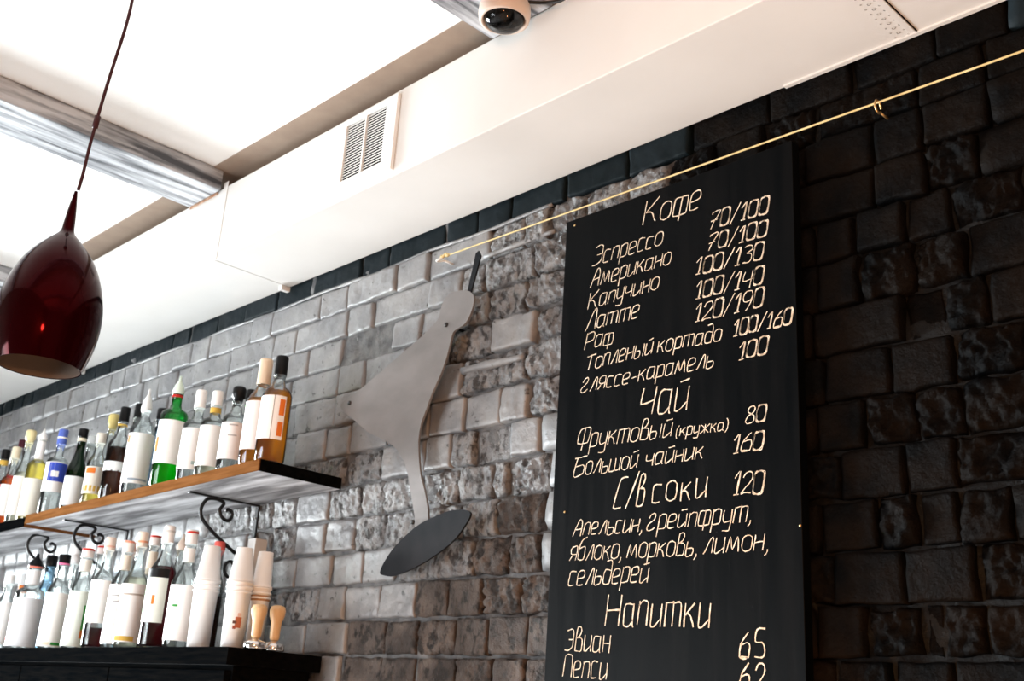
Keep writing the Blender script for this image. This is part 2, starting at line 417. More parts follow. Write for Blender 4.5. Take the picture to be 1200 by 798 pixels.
for k, (size, a, b, z0, z1, rg, rec, r, sd) in enumerate(bricks):
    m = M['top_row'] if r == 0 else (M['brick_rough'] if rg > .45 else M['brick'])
    xm_ = (a+b)/2; zm_ = (z0+z1)/2-CZ
    if r and -2.45 < xm_ < -1.3 and zm_ < .25+.55*max(0,(xm_+2.15)) : m = M['brick_brown']
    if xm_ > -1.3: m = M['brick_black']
    if k < 292 and size > 0:
        v, f = brick_mesh(a, b, z0, z1, rg, rec, sd, True)
        me = bpy.data.meshes.new('brick'); me.from_pydata(v, [], f)
        me.polygons.foreach_set('use_smooth', [True]*len(f)); me.materials.append(m); me.update()
        link('brick', me, WB); solo += 1
    else:
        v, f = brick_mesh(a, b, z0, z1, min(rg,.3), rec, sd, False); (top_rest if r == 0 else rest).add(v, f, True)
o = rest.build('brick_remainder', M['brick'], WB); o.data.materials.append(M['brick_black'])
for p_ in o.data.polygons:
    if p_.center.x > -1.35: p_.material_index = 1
if 1:
    o['kind'] = 'stuff'
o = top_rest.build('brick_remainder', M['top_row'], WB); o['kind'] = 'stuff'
# raised mortar lips running along two courses
def lip(zc, x0, x1, y, rad, seed):
    pts = []; n = int((x1-x0)/.02)
    for i in range(n+1):
        x = x0+(x1-x0)*i/n
        pts.append((x, y+noise.noise(Vector((x*5, seed, 0)))*.004, CZ+zc+noise.noise(Vector((x*3.5, seed+5, 0)))*.009))
    rr = [rad*(1+.5*noise.noise(Vector((p[0]*14, seed, 2)))) for p in pts]
    MB().tube(pts, rr, 8).build('mortar_lip', M['brick'], WB)
lip(1.219, -5.6, -1.72, -.007, .005, 1.3)
lip(1.139, -1.95, -1.70, -.011, .006, 4.3)
lip(.832, -2.0, -1.78, -.013, .011, 8.3)

# ------------------------------------------------------------------ ceiling trims: beams, beige strip
struct(MB().box((XL,-.335,CEIL-.004),(XR,.02,CEIL)), 'trim_1', M['beige'])
for i, x in enumerate((-5.95,-4.52,-3.09,-1.66,-.23,1.2)):
    b = struct(MB().box((x,YF,CEIL-.07),(x+.197,-.30,CEIL)), 'trim_%d' % (i+2), M['beam'], bevel=.004)

# ------------------------------------------------------------------ ventilation duct along the wall top
duct = empty('ventilation_duct', (0,0,0), 'long white boxed ventilation duct running along the top of the brick wall', 'duct')
ZD0, ZD1, YD = CZ+1.283, CZ+1.535, -.288
cuts = [XL, -4.40, -2.885, -1.325+.0, -.752+.0, XR]
cuts = [XL, -4.40, -2.885, -.765, XR]
for i, (a, b) in enumerate(zip(cuts, cuts[1:])):
    dz = -.002 if i % 2 else 0
    MB().box((a, YD, ZD0), (b, -.012, ZD1)).build('duct_section', M['duct'], duct, bevel=.003)
for x in cuts[1:-1]:
    # folded joint flange: strip round the front and bottom, proud of the box, with an ear on top and one at the wall
    f = MB().box((x-.013, YD-.0015, ZD0-.001), (x+.013, YD, ZD1+.016))
    f.box((x-.010, YD-.001, ZD0-.0007), (x+.002, -.012, ZD0))
    fo = f.build('joint_flange', M['duct'], duct, bevel=.0015)
    if x > -2: continue
    e = MB().box((x-.006, -.05, ZD0-.020), (x+.012, -.016, ZD0-.004)); e.build('flange_ear', M['duct'], duct, bevel=.002)
# folded edge strip where the duct meets the wall
MB().box((-1.05, -.022, ZD0-.004), (XR, -.012, ZD0+.0)).build('edge_strip', M['duct'], duct)
# perforated strip beside the right-hand joint
hs = MB()
for k in range(14):
    y = -.02-k*.019
    for q, (dx, rr) in enumerate(((-.024,.0036),(-.011,.0022),(-.036,.0018))):
        cx = -.765+dx; cy = y-q*.004
        hs.add([(cx+rr*math.cos(a), cy+rr*math.sin(a), ZD0-.0004) for a in [i*math.pi/4 for i in range(8)]]+[(cx,cy,ZD0+.002)],
               [(i,(i+1)%8,8) for i in range(8)])
MB().box((-.7615, YD, ZD0-.0010), (-.7590, -.012, ZD0+.001)).build('seam_gap', M['dark_edge'], duct)
hs.build('rivet_holes', M['dark_edge'], duct)
# stains of rust where the beam reaches the duct
st = MB().box((-3.10, YD-.006, ZD1-.016), (-2.93, YD-.0035, ZD1-.001)); st.build('rust_streak', noisy(mat('rust', rough=.8), (.30,.12,.05), (.60,.42,.30), 30), duct)

# ventilation grille on the duct side
gx0, gx1, gz0, gz1 = -2.245, -2.012, CZ+1.298, CZ+1.520
gr = empty('ventilation_grille', ((gx0+gx1)/2, YD, gz0), 'square white louvred ventilation grille on the side of the white duct', 'vent')
def gb(a, b): return MB().box((a[0]-gr.location.x, a[1]-gr.location.y, a[2]-gr.location.z), (b[0]-gr.location.x, b[1]-gr.location.y, b[2]-gr.location.z))
yy = YD-.011
gb((gx0,yy,gz0),(gx1,YD,gz0+.034)).build('frame', M['white_plastic'], gr, bevel=.002)
gb((gx0,yy,gz1-.018),(gx1,YD,gz1)).build('frame', M['white_plastic'], gr, bevel=.002)
gb((gx0,yy,gz0+.034),(gx0+.014,YD,gz1-.018)).build('frame', M['white_plastic'], gr, bevel=.002)
gb((gx1-.046,yy,gz0+.034),(gx1,YD,gz1-.018)).build('frame', M['white_plastic'], gr, bevel=.002)
xm = (gx0+.014+gx1-.046)/2
gb((xm-.003,yy,gz0+.034),(xm+.003,YD,gz1-.018)).build('mullion', M['white_plastic'], gr)
gb((gx0+.01,YD-.003,gz0+.03),(gx1-.04,YD-.0005,gz1-.014)).build('backing', M['dark_void'], gr)
ns = 21; pitchz = (gz1-gz0-.052)/ns
sme = {}
for side, (a, b) in enumerate(((gx0+.014, xm-.003), (xm+.003, gx1-.046))):
    s0 = MB().add([(0,-.0075,0),(b-a,-.0075,0),(b-a,-.0075,.0024),(0,-.0075,.0024),(0,-.0062,.0002),(b-a,-.0062,.0002),(b-a,-.0062,.0026),(0,-.0062,.0026)],
        [(0,1,2,3),(0,4,5,1),(3,2,6,7),(4,7,6,5),(0,3,7,4),(1,5,6,2)])
    me = None
    for k in range(ns):
        if me is None:
            o = s0.build('slat', M['white_plastic'], gr); me = o.data
        else: o = link('slat', me, gr)
        o.location = (a-gr.location.x, 0, gz0+.034+k*pitchz+.0005-gr.location.z)

# ------------------------------------------------------------------ dome camera under the beam
cc = at(591, 20, 2, CZ+1.478)
dc = empty('dome_camera', (cc.x, cc.y, CZ+1.52), 'round cream dome security camera fixed under a beam beside the duct', 'security camera')
MB().lathe([(.040,0),(.052,-.006),(.0575,-.018),(.0585,-.036),(.056,-.050),(.050,-.054),(.0465,-.050),(.0455,-.040)], 40, cap=False).build('housing', M['housing'], dc)
MB().lathe([(.0,-.012),(.046,-.012),(.046,-.040)], 32, cap=False).build('inner_shell', M['black'], dc)
MB().lathe([(.0455*math.cos(a), -.046-.028*math.sin(a)) for a in [i*math.pi/2/10 for i in range(11)]], 36, cap=False).build('dome', glass('smoked_dome', (.35,.36,.38), .02, .97), dc)
lm = MB().lathe([(.0,-.03),(.020,-.032),(.022,-.055),(.014,-.070),(.0,-.070)], 20, c=(.006,-.006,0)); lm.build('lens', M['black'], dc)
rg_ = MB(); 
for k in range(7):
    a = k*2*math.pi/7; rg_.lathe([(0,0),(.0022,.001),(.0022,.003),(0,.004)], 8, c=(.006+.016*math.cos(a), -.006+.016*math.sin(a), -.062))
rg_.build('led_ring', M['chrome'], dc)
cab = MB().tube(catmull([(.03,.02,-.004),(.075,.05,-.012),(.125,.06,-.02),(.165,.035,-.01),(.19,.0,.0)],5), .004, 6); cab.build('cable', M['black'], dc)

# ------------------------------------------------------------------ menu board
YB = -.045
bl, br = at(664,259,1,YB), at(929,166,1,YB)
bx0, bx1, bzt, bzb = bl.x, at(937,500,1,YB).x, (bl.z+br.z)/2, CZ-.32
mb = empty('menu_board', ((bx0+bx1)/2, YB, bzb), 'tall black menu board with cream hand-lettered drinks and prices on the brick wall', 'menu board')
def rel(p, o): return (p[0]-o.location.x, p[1]-o.location.y, p[2]-o.location.z)
MB().box(rel((bx0,YB,bzb),mb), rel((bx1,-.020,bzt),mb)).build('panel', M['board'], mb, bevel=.0015)
MB().box(rel((bx0+.03,-.020,bzt-.12),mb), rel((bx1-.03,-.004,bzt-.08),mb)).build('batten', M['dark_edge'], mb)
for px, py in ((674,264),(938,616),(925,262),(662,600)):
    p = at(px, py, 1, YB)
    if px == 925: continue
    s = MB().lathe([(.0,.0),(.0028,.0005),(.0022,.0018),(0,.0022)], 10)
    s.v = [(v[0], -v[2], v[1]) for v in s.v]
    s.build('screw', M['brass'], mb, rel((p.x, YB, p.z), mb))
# stroke alphabet: unit boxes, y 0..1, each glyph = (width, [polylines])
def rbox(w, y0=0, y1=1, c=.18):
    return [(c,y0),(w-c,y0),(w,y0+c),(w,y1-c),(w-c,y1),(c,y1),(0,y1-c),(0,y0+c),(c,y0)]
GL = {
'о': (.52,[rbox(.52)]), 'а': (.55,[[(.5,.95),(.15,1),(0,.8),(0,.15),(.12,0),(.35,.05),(.5,.3)],[(.5,1),(.5,.1),(.57,0)]]),
'е': (.5,[[(.02,.45),(.45,.55),(.48,.85),(.38,1),(.15,1),(0,.8),(0,.15),(.12,0),(.45,.05)]]),
'с': (.48,[[(.46,.95),(.15,1),(0,.85),(0,.15),(.1,0),(.42,.03)]]),
'п': (.5,[[(0,0),(.04,1)],[(.02,.8),(.2,1),(.4,1),(.5,.85),(.5,0)]]),
'р': (.5,[[(.02,1),(0,-.5)],[(.02,.85),(.18,1),(.4,1),(.5,.85),(.5,.2),(.4,.05),(.05,.02)]]),
'н': (.5,[[(0,1),(0,0)],[(0,.5),(.5,.55)],[(.5,1.02),(.5,0)]]),
'и': (.52,[[(0,1),(0,.12),(.08,0),(.2,.03),(.5,.35)],[(.52,1),(.52,0)]]),
'й': (.52,[[(0,1),(0,.12),(.08,0),(.2,.03),(.5,.35)],[(.52,1),(.52,0)],[(.1,1.22),(.5,1.3)]]),
'к': (.5,[[(0,1),(0,0)],[(.46,1),(.03,.5)],[(.12,.58),(.3,.45),(.48,0)]]),
'м': (.72,[[(0,0),(.14,1),(.34,.15),(.56,1),(.7,0)]]),
'л': (.52,[[(0,0),(.1,.15),(.36,1),(.5,1),(.52,0)]]),
'т': (.78,[[(0,0),(.02,1)],[(.0,.95),(.35,1),(.39,.95),(.39,0)],[(.39,.95),(.68,1),(.78,.85),(.78,0)]]),
'ф': (.7,[[(.35,1),(.1,1),(0,.85),(0,.15),(.1,0),(.6,0),(.7,.15),(.7,.85),(.6,1),(.35,1)],[(.37,1.05),(.35,-.35)]]),
'у': (.5,[[(0,1),(0,.4),(.12,.15),(.45,.25)],[(.5,1),(.5,-.2),(.38,-.45),(.05,-.4)]]),
'ч': (.5,[[(0,1),(0,.6),(.1,.42),(.48,.5)],[(.5,1),(.5,0)]]),
'д': (.5,[[(.05,1.5),(.35,1.55),(.5,1.25),(.5,.15),(.4,0),(.12,0),(0,.2),(0,.75),(.12,.95),(.48,.85)]]),
'б': (.5,[[(.5,1.55),(.2,1.4),(.03,1.0),(0,.15),(.12,0),(.4,0),(.5,.15),(.5,.75),(.38,.92),(.05,.8)]]),
'в': (.5,[[(0,0),(.02,1.3),(.12,1.5),(.3,1.5),(.38,1.3),(.3,1.0),(.05,.8)],[(.1,.85),(.4,.8),(.5,.6),(.5,.15),(.38,0),(0,.02)]]),
'г': (.6,[[(.05,.8),(.2,1.1),(.42,1.15),(.5,.95),(.42,.7),(.1,.4),(0,.15),(.12,-.05),(.35,-.02),(.55,.15)]]),
'я': (.5,[[(.5,0),(.5,1),(.15,1),(.02,.85),(.02,.6),(.15,.45),(.5,.45)],[(.25,.45),(0,0)]]),
'ь': (.45,[[(0,1),(0,0),(.35,0),(.45,.15),(.45,.4),(.35,.52),(.02,.5)]]),
'ы': (.72,[[(0,1),(0,0),(.32,0),(.42,.15),(.42,.4),(.32,.52),(.02,.5)],[(.7,1),(.7,0)]]),
'ш': (.8,[[(0,1),(0,.05),(.15,0),(.4,.08),(.4,1)],[(.4,.08),(.6,0),(.8,.12)],[(.8,1),(.8,0)]]),
'ж': (.8,[[(0,1),(.36,.5),(0,0)],[(.4,1),(.4,0)],[(.8,1),(.44,.5),(.8,0)]]),
'К': (.6,[[(0,1),(0,0)],[(.55,1.05),(.04,.5)],[(.04,.5),(.3,.45),(.5,.08),(.55,.05)]]),
'Э': (.52,[[(.05,.92),(.3,1),(.46,.95),(.5,.75),(.5,.25),(.42,.1),(.25,0),(0,0)],[(.2,.5),(.5,.52)]]),
'А': (.52,[[(0,0),(.18,.7),(.3,1),(.42,.97),(.5,.7),(.5,0)],[(.14,.42),(.5,.45)]]),
'Л': (.55,[[(0,0),(.08,.15),(.34,1),(.5,1),(.55,0)]]),
'Р': (.52,[[(.02,1),(0,0)],[(0,.92),(.2,1),(.42,1),(.52,.85),(.5,.6),(.38,.48),(.03,.42)]]),
'Т': (.6,[[(-.05,.95),(.65,1.02)],[(.3,1),(.22,0)]]),
'Ч': (.55,[[(0,.98),(-.03,.5),(.05,.4),(.5,.5)],[(.55,1),(.5,0)]]),
'Ф': (.6,[[(.3,1),(.1,.95),(0,.7),(0,.35),(.08,.25),(.5,.25),(.58,.4),(.6,.95),(.3,1)],[(.32,1.02),(.28,-.1)]]),
'Б': (.56,[[(-.1,.93),(.62,1)],[(.08,.97),(0,0),(.4,.03),(.55,.15),(.55,.45),(.42,.55),(.06,.5)]]),
'С': (.62,[[(.62,1),(.3,1),(.15,.85),(0,.15),(.05,0),(.45,.02)]]),
'Н': (.6,[[(.02,1),(0,0)],[(0,.48),(.58,.52)],[(.6,1),(.56,0)]]),
'П': (.55,[[(0,0),(.02,.8),(.15,1),(.4,1),(.53,.85),(.55,0)]]),
'0': (.5,[rbox(.5,0,1,.12),rbox(.47,.03,.98,.16)]), '1': (.34,[[(0,.7),(.26,1),(.22,0)],[(.05,0),(.32,.02)],[(.24,.95),(.19,.05)]]),
'2': (.5,[[(.02,.75),(.12,.95),(.35,1),(.48,.85),(.45,.6),(.1,.2),(0,.02),(.2,.08),(.5,.05)]]),
'3': (.5,[[(.05,.92),(.25,1),(.45,.92),(.47,.72),(.2,.55),(.45,.48),(.5,.2),(.35,.0),(.05,.05)]]),
'4': (.5,[[(.05,1),(0,.45),(.5,.5)],[(.48,1),(.42,0)]]),
'5': (.5,[[(.5,1),(.08,.98),(.02,.55),(.35,.52),(.5,.35),(.5,.1),(.38,0),(.0,.02)]]),
'6': (.5,[[(.42,1),(.1,.65),(0,.35),(0,.08),(.12,0),(.42,.02),(.5,.15),(.5,.5),(.35,.6),(.06,.52)],[(.05,.06),(.44,.05)]]),
'7': (.5,[[(.02,.85),(.1,.98),(.5,1),(.2,.4),(.08,0)],[(.0,.45),(.38,.5)]]),
'8': (.5,[[(.28,.52),(.08,.68),(.12,.95),(.35,1),(.46,.85),(.4,.62),(.1,.4),(0,.15),(.1,0),(.35,0),(.48,.15),(.45,.4),(.28,.52)]]),
'9': (.5,[[(.5,.75),(.4,.98),(.12,1),(0,.85),(0,.6),(.12,.48),(.4,.52),(.5,.8),(.42,.35),(.2,0)]]),
'/': (.45,[[(0,-.05),(.45,1.1)]]), '-': (.4,[[(.02,.42),(.38,.48)]]), ',': (.12,[[(.1,.12),(.08,-.1),(-.02,-.28)]]),
'(': (.2,[[(.2,1.3),(.02,.9),(0,.2),(.1,-.3)]]), ')': (.2,[[(0,1.4),(.18,1.0),(.2,.2),(.02,-.3)]])}
LOW = set('оаеспрнийкмлтфучдбвгяьышж(),-')
def word(txt, p0, p1, cap, xh, slant=.20, gap=.17, wd=.0021):
    a = at(*p0, 1, YB-.0006); b = at(*p1, 1, YB-.0006)
    sc = pxsize(a+(b-a)*.5)
    H = cap/sc*1.02; X = xh/sc*1.02
    k = H/X
    tot = 0; pos = []
    for i, ch in enumerate(txt):
        g = GL[ch]; s = 1.0 if ch in LOW else (k*.92 if not ch.isdigit() and ch != '/' else k)
        pos.append(tot); tot += g[0]*s+gap
    tot -= gap
    if txt.endswith(','): tot -= .12+gap
    ux = (b.x-a.x)/tot; up = (b.z-a.z)/tot
    rnd = random.Random(sum(map(ord, txt))+int(p0[0])); mbs = MB()
    for i, ch in enumerate(txt):
        low = ch in LOW; hh = X if low else H; s = 1.0 if low else (k*.92 if not ch.isdigit() and ch != '/' else k)
        jz = rnd.uniform(-.03,.03)*H; js_ = rnd.uniform(.95,1.06)
        for pl_ in GL[ch][1]:
            pts = catmull([(x, y, 0) for x, y in pl_], 3) if len(pl_) > 3 else [Vector((pl_[0][0]*(1-t)+pl_[-1][0]*t, pl_[0][1]*(1-t)+pl_[-1][1]*t, 0)) for t in (0,.25,.5,.75,1)] if len(pl_) == 2 else catmull([(x,y,0) for x,y in pl_],3)
            q = []
            for p in pts:
                xx = pos[i]+p.x*s
                X3 = a.x+xx*ux+slant*p.y*hh*js_+rnd.uniform(-1,1)*.00045; Z3 = a.z+xx*up+p.y*hh*js_+jz+rnd.uniform(-1,1)*.0005
                q.append(Vector((X3, 0, Z3)))
            n = len(q); vs = []; 
            for m_, p in enumerate(q):
                t = (q[min(m_+1,n-1)]-q[max(m_-1,0)]); t = t.normalized() if t.length > 1e-7 else Vector((1,0,0))
                nn = Vector((-t.z,0,t.x)); ww = wd*.5*rnd.uniform(.6,1.3)
                for sgn in (1,-1):
                    vs.append((p.x+nn.x*ww*sgn-mb.location.x, -.0007, p.z+nn.z*ww*sgn-mb.location.z))
            mbs.add(vs, [(2*m_,2*m_+1,2*m_+3,2*m_+2) for m_ in range(n-1)])
    o = mbs.build('lettering', M['chalk'], mb)
    return o
R_ = [('Кофе',(753.2,264.1),(819,244),30,22,.2,.17,.0026),('Эспрессо',(693.8,311.5),(775,286.7),22.5,15),('Американо',(691.6,337.8),(784.8,309.2),20.5,14.5),
('Капучино',(688.6,362.6),(770.5,338.6),20,14.5),('Латте',(685.6,387.4),(747.2,372.4),22,14.5),('Раф',(684.8,410),(717,403),19.5,14),
('Топленый',(686,434.5),(763,414.3),17.5,14),('кортадо',(770,413.5),(844,399),18,14),('гляссе-карамель',(680.3,460.2),(835,429.5),20,14),
('Чай',(750,487.5),(804,480.5),32,27,.16,.2,.003),('Фруктовый',(675.5,526.5),(785.6,511),24,15.8),('(кружка)',(792,511.5),(852,504),13,9.5,.2,.17,.0019),
('Большой',(672,558.4),(745.7,547.9),22.5,14.5),('чайник',(756,546.5),(823,536.8),18,14),('С/в',(718.6,596),(753,591.5),36,25,.18,.15,.0031),
('соки',(763.8,589.6),(826.6,583.2),32,22,.12,.28,.0029),
('70/100',(831.5,268.6),(899,249.5),21.5,15),('70/100',(829,295),(897.5,276),20.5,15),('100/130',(814.3,322.8),(893,304),21,15),('100/140',(814.3,350.6),(893,333),21,15),
('120/190',(813.5,378.4),(893,359.5),22,15),('100/160',(858.6,394.2),(926.5,380),20,15),('100',(864.7,422),(898,414.5),21,15),('80',(873.2,496.6),(896,493.4),20.5,15),
('160',(858.2,531.4),(893,526.4),22,15),('120',(858.2,580.2),(893,578),26,15),
('Апельсин,',(671,628.3),(747.5,623.3),20,13.8),('грейпфрут,',(757.5,621.5),(874,612),22,16.5),('яблоко,',(667.3,657),(723.5,654.8),21,15.5),('морковь,',(734.2,653.5),(811,650.8),21,16),
('лимон,',(823.6,648.8),(893.5,645.2),21,17),('сельдерей',(665.8,686.2),(758,682),22,16.5),('Напитки',(709.1,732.5),(830.5,735.2),38,26.5,.1,.22,.003),
('Эвиан',(661.8,762),(713.5,765),23.5,18,.1,.2),('Пепси',(659.6,792.4),(710,796),23.6,18,.1,.2),('65',(866.5,771),(895.5,771),31,20,.07,.45,.0027),('62',(866.5,811),(895.5,811),31,20,.07,.45,.0027)]
for r in R_: word(*r)

# ------------------------------------------------------------------ cord over the board
c0, c1, c2 = at(521,300.5,1,-.05), at(1029,123.5,1,-.05), at(1200,62,1,-.05)
cord = empty('taut_cord', c0, 'thin yellow cord stretched along the wall above the menu board', 'cord')
end = c2+(c2-c1)*2.5
pts = []
for i in range(41):
    t = i/40; p = c0.lerp(end, t)
    pts.append(p-c0)
MB().tube(pts, .0021, 6).build('strand', M['rope'], cord)
kn = MB().tube(catmull([(-.012,.0,.004),(-.004,-.006,-.004),(.006,.0,.006),(.014,-.004,-.003),(.018,0,.002)],5), .0042, 6)
kn.build('knot', M['rope'], cord)
hk = empty('wall_hook', (c0.x-.012, -.01, c0.z), 'small pale screw hook holding the left end of the cord near the glass cutout', 'hook')
MB().tube([(-.002,.012,-.004),(-.002,-.028,-.004)], .0035, 8).build('shank', M['white_plastic'], hk)
MB().tube(catmull([(-.002,-.028,-.004),(-.010,-.040,-.008),(-.004,-.052,-.012),(.008,-.046,-.006),(.010,-.036,.004)],5), .0035, 8).build('hook', M['white_plastic'], hk)
rh = empty('ring_hook', (c1.x, -.01, c1.z), 'small brass ring hook carrying the cord right of the menu board', 'hook')
MB().tube([(0,.012,-.012),(0,-.032,-.012)], .0022, 8).build('shank', M['brass'], rh)
MB().tube([(.0,-.04+.012*math.cos(a),-.003+.013*math.sin(a)) for a in [i*2*math.pi/20 for i in range(19)]], .0023, 8).build('ring', M['brass'], rh)

# ------------------------------------------------------------------ sheet-metal cocktail glass
YG = -.062
def gp(l): return [at(px, py, 1, YG) for px, py in l]
gpos = at(490, 560, 1, YG)
gl = empty('glass_silhouette', gpos, 'large grey sheet-metal cutout of a martini glass with olive hung on the brick wall', 'wall decoration')
bowl = [(540,340.9),(549.7,341.2),(555.5,346),(556.2,354),(553.8,364),(548.9,375.4),(543,382),(532.6,388.7),(529.3,399.3),(524.4,418.9),(516.3,441.7),(507.3,461.2),(501.4,477.9),(494.4,497.2),(491.2,518.2),(492.3,542.8),(494.4,560),(498.8,576.3),(503,612),
 (489,622),(487.4,608),(485.6,597.4),(477.7,550),(472.5,537.5),(466.3,527.9),(459.3,520.9),(445.3,513),(431.2,506),(417.2,493.7),(404.9,483.2),(400.5,477),(403.2,470.9),(417.2,460.4),(431.2,449.8),(461,424),(494.4,395.3),(508.4,381.2),(515.4,372.5),(517.2,363.7),(520.7,353.2),(527.7,344.4)]
def plate(name, l, y0, y1, m, smooth_k=3, hole=None, closed=True):
    q = [(p.x, p.z) for p in gp(l)]
    if smooth_k: q = [(v.x, v.y) for v in catmull([(a, b, 0) for a, b in q], smooth_k, True)]
    q = [(a-gpos.x, b-gpos.z) for a, b in q]
    return prism(q, y0, y1).build(name, m, gl)
plate('bowl_and_stem', bowl, -.003, .003, M['steel'], 2)
plate('foot', [(488.2,620),(466.3,641.2),(454,658.8),(448.8,671),(452.3,674.6),(464.6,675.4),(489,665.8),(515.4,650),(536,633),(548,617),(554.5,605),(553,600),(545,598),(530,599.5),(516.3,604.8),(503.3,610.5)], -.010, -.0045, M['steel_dark'], 3)
plate('stick', [(559.5,293),(562,298.9),(558,314),(551,340),(549,349),(544,349),(547,338),(552,316),(556.2,296.4)], .0035, .008, M['steel_dark'], 0)
for px, py in ((524.2,381),(411,472.6),(489,613)):
    p = at(px, py, 1, YG)
    s = MB().lathe([(0,.0),(.0065,.0),(.0055,.004),(0,.005)], 12); s.v = [(v[0], -v[2]-.003, v[1]) for v in s.v]
    s.build('bolt_head', M['black'], gl, (p.x-gpos.x, -.010 if px==489 else 0, p.z-gpos.z))
    s = MB().tube([(0,.003,0),(0,.064,0)], .004, 8); s.build('standoff', M['steel_dark'], gl, (p.x-gpos.x, 0, p.z-gpos.z))

# ------------------------------------------------------------------ shelves
def shelf_z(x): return CZ+.608-.0125*(-2.46-x)
YS = -.287
def board_mesh(x0, x1, y0, y1, zt, th, tilt):
    v = []
    for z in (-th, 0):
        for x, y in ((x0,y0),(x1,y0),(x1,y1),(x0,y1)): v.append((x, y, zt(x)+z))
    return v
s1 = empty('upper_shelf', (-3.2, 0, shelf_z(-3.2)), 'thick brushed-grey wall shelf with brown front edge carrying bottles, right board', 'shelf')
def shelf_parts(t, x0, x1, zf, th, mb_, me_, mend, yf=YS, yb=-.022):
    ox, oz = t.location.x, t.location.z
    def pt(x, y, dz): return (x-ox, y, zf(x)+dz-oz)
    def slab(x0, x1, ya, yb_, d0, d1):
        m = MB(); m.add([pt(x0,ya,d0),pt(x1,ya,d0),pt(x1,yb_,d0),pt(x0,yb_,d0),pt(x0,ya,d1),pt(x1,ya,d1),pt(x1,yb_,d1),pt(x0,yb_,d1)],
              [(0,3,2,1),(4,5,6,7),(0,1,5,4),(1,2,6,5),(2,3,7,6),(3,0,4,7)]); return m
    slab(x0+.004, x1-.004, yf+.004, yb, -th, 0).build('board', mb_, t)
    slab(x0, x1, yf, yf+.004, -th, 0).build('front_edge', me_, t)
    slab(x1-.004, x1, yf+.004, yb, -th, 0).build('end_edge', mend, t)
shelf_parts(s1, -3.975, -2.461, shelf_z, .031, M['shelf_bottom'], M['shelf_edge'], M['dark_edge'])
s2 = empty('upper_shelf', (-4.8, 0, shelf_z(-4.8)-.006), 'brushed-grey wall shelf with dark front edge at far left, butted against the brown-edged board', 'shelf')
shelf_parts(s2, -5.7, -3.985, lambda x: shelf_z(x)-.006, .034, M['shelf_bottom'], M['dark_edge'], M['shelf_edge'])
zl = CZ+.134
s3 = empty('back_bar_shelf', (-3.9, 0, zl), 'dark lower bar shelf carrying syrup bottles and cup stacks', 'shelf')
shelf_parts(s3, -5.7, -2.46, lambda x: zl, .042, noisy(mat('dark_bar_board', rough=.5, spec=.2), (.006,.007,.008), (.012,.012,.014), 8), M['dark_edge'], M['dark_edge'], yf=-.30)

bc = empty('back_bar_cabinet', (-4.0, 0, 0), 'black cabinet body under the lower bar shelf at the bottom edge', 'cabinet')
hb = zl-.0425
MB().box((-1.65,-.27,0),(1.525,-.045,hb)).build('body', M['dark_edge'], bc)
for k in range(5):
    xa = -1.64+k*.632
    dr = MB().box((xa+.003,-.288,.08),(xa+.629,-.2705,hb-.012)).build('door', M['dark_edge'], bc, bevel=.002)
    MB().tube([(xa+.58,-.288,hb-.30),(xa+.58,-.310,hb-.29),(xa+.58,-.310,hb-.19),(xa+.58,-.288,hb-.18)], .005, 8).build('handle', M['steel_dark'], dr)

# wrought-iron scroll brackets
def bracket(xw, label, first=None):
    zt = shelf_z(xw)-.031-.002
    t = empty('scroll_bracket', (xw, -.02, zt), label, 'bracket', 'scroll brackets under the upper shelves')
    if first:
        for ch in first.children:
            c = ch.copy(); col.objects.link(c); c.parent = t
        return t
    MB().box((-.008,-.235,-.005),(.008,0,0)).build('shelf_arm', M['iron'], t, bevel=.001)
    MB().box((-.008,-.006,-.19),(.008,0,-.005)).build('wall_arm', M['iron'], t, bevel=.001)
    # flowing S scroll in the plane of the bracket (y, z)
    s = [(-.108,-.036),(-.100,-.030),(-.088,-.036),(-.086,-.050),(-.098,-.062),(-.118,-.055),(-.128,-.035),(-.118,-.014),(-.145,-.006),(-.175,-.014),(-.188,-.045),(-.175,-.075),(-.12,-.115),(-.06,-.150),(-.012,-.178)]
    pts = catmull([(0, y, z) for y, z in s], 6); MB().tube(pts, .0055, 8).build('scroll', M['iron'], t)
    s = [(-.012,-.178),(-.028,-.205),(-.052,-.224),(-.078,-.216),(-.086,-.192),(-.070,-.176),(-.054,-.186)]
    MB().tube(catmull([(0, y, z) for y, z in s], 6), .005, 8).build('scroll', M['iron'], t)
    for z in (-.04,-.15): 
        k = MB().lathe([(0,0),(.004,.0),(.003,.002),(0,.003)], 10); k.v = [(v[0],-v[2]-.006,v[1]) for v in k.v]; k.build('screw', M['steel'], t, (0,0,z))
    return t
xb1 = at(303,597,1,-.02).x
b1 = bracket(xb1, 'black wrought-iron scroll bracket under the right end of the brown-edged shelf')
bracket(at(150,623,1,-.02).x, 'black wrought-iron scroll bracket just right of the joint between the two upper shelves', b1)
bracket(at(95,624,1,-.02).x, 'leftmost black scroll bracket, under the dark-edged shelf left of the joint', b1)

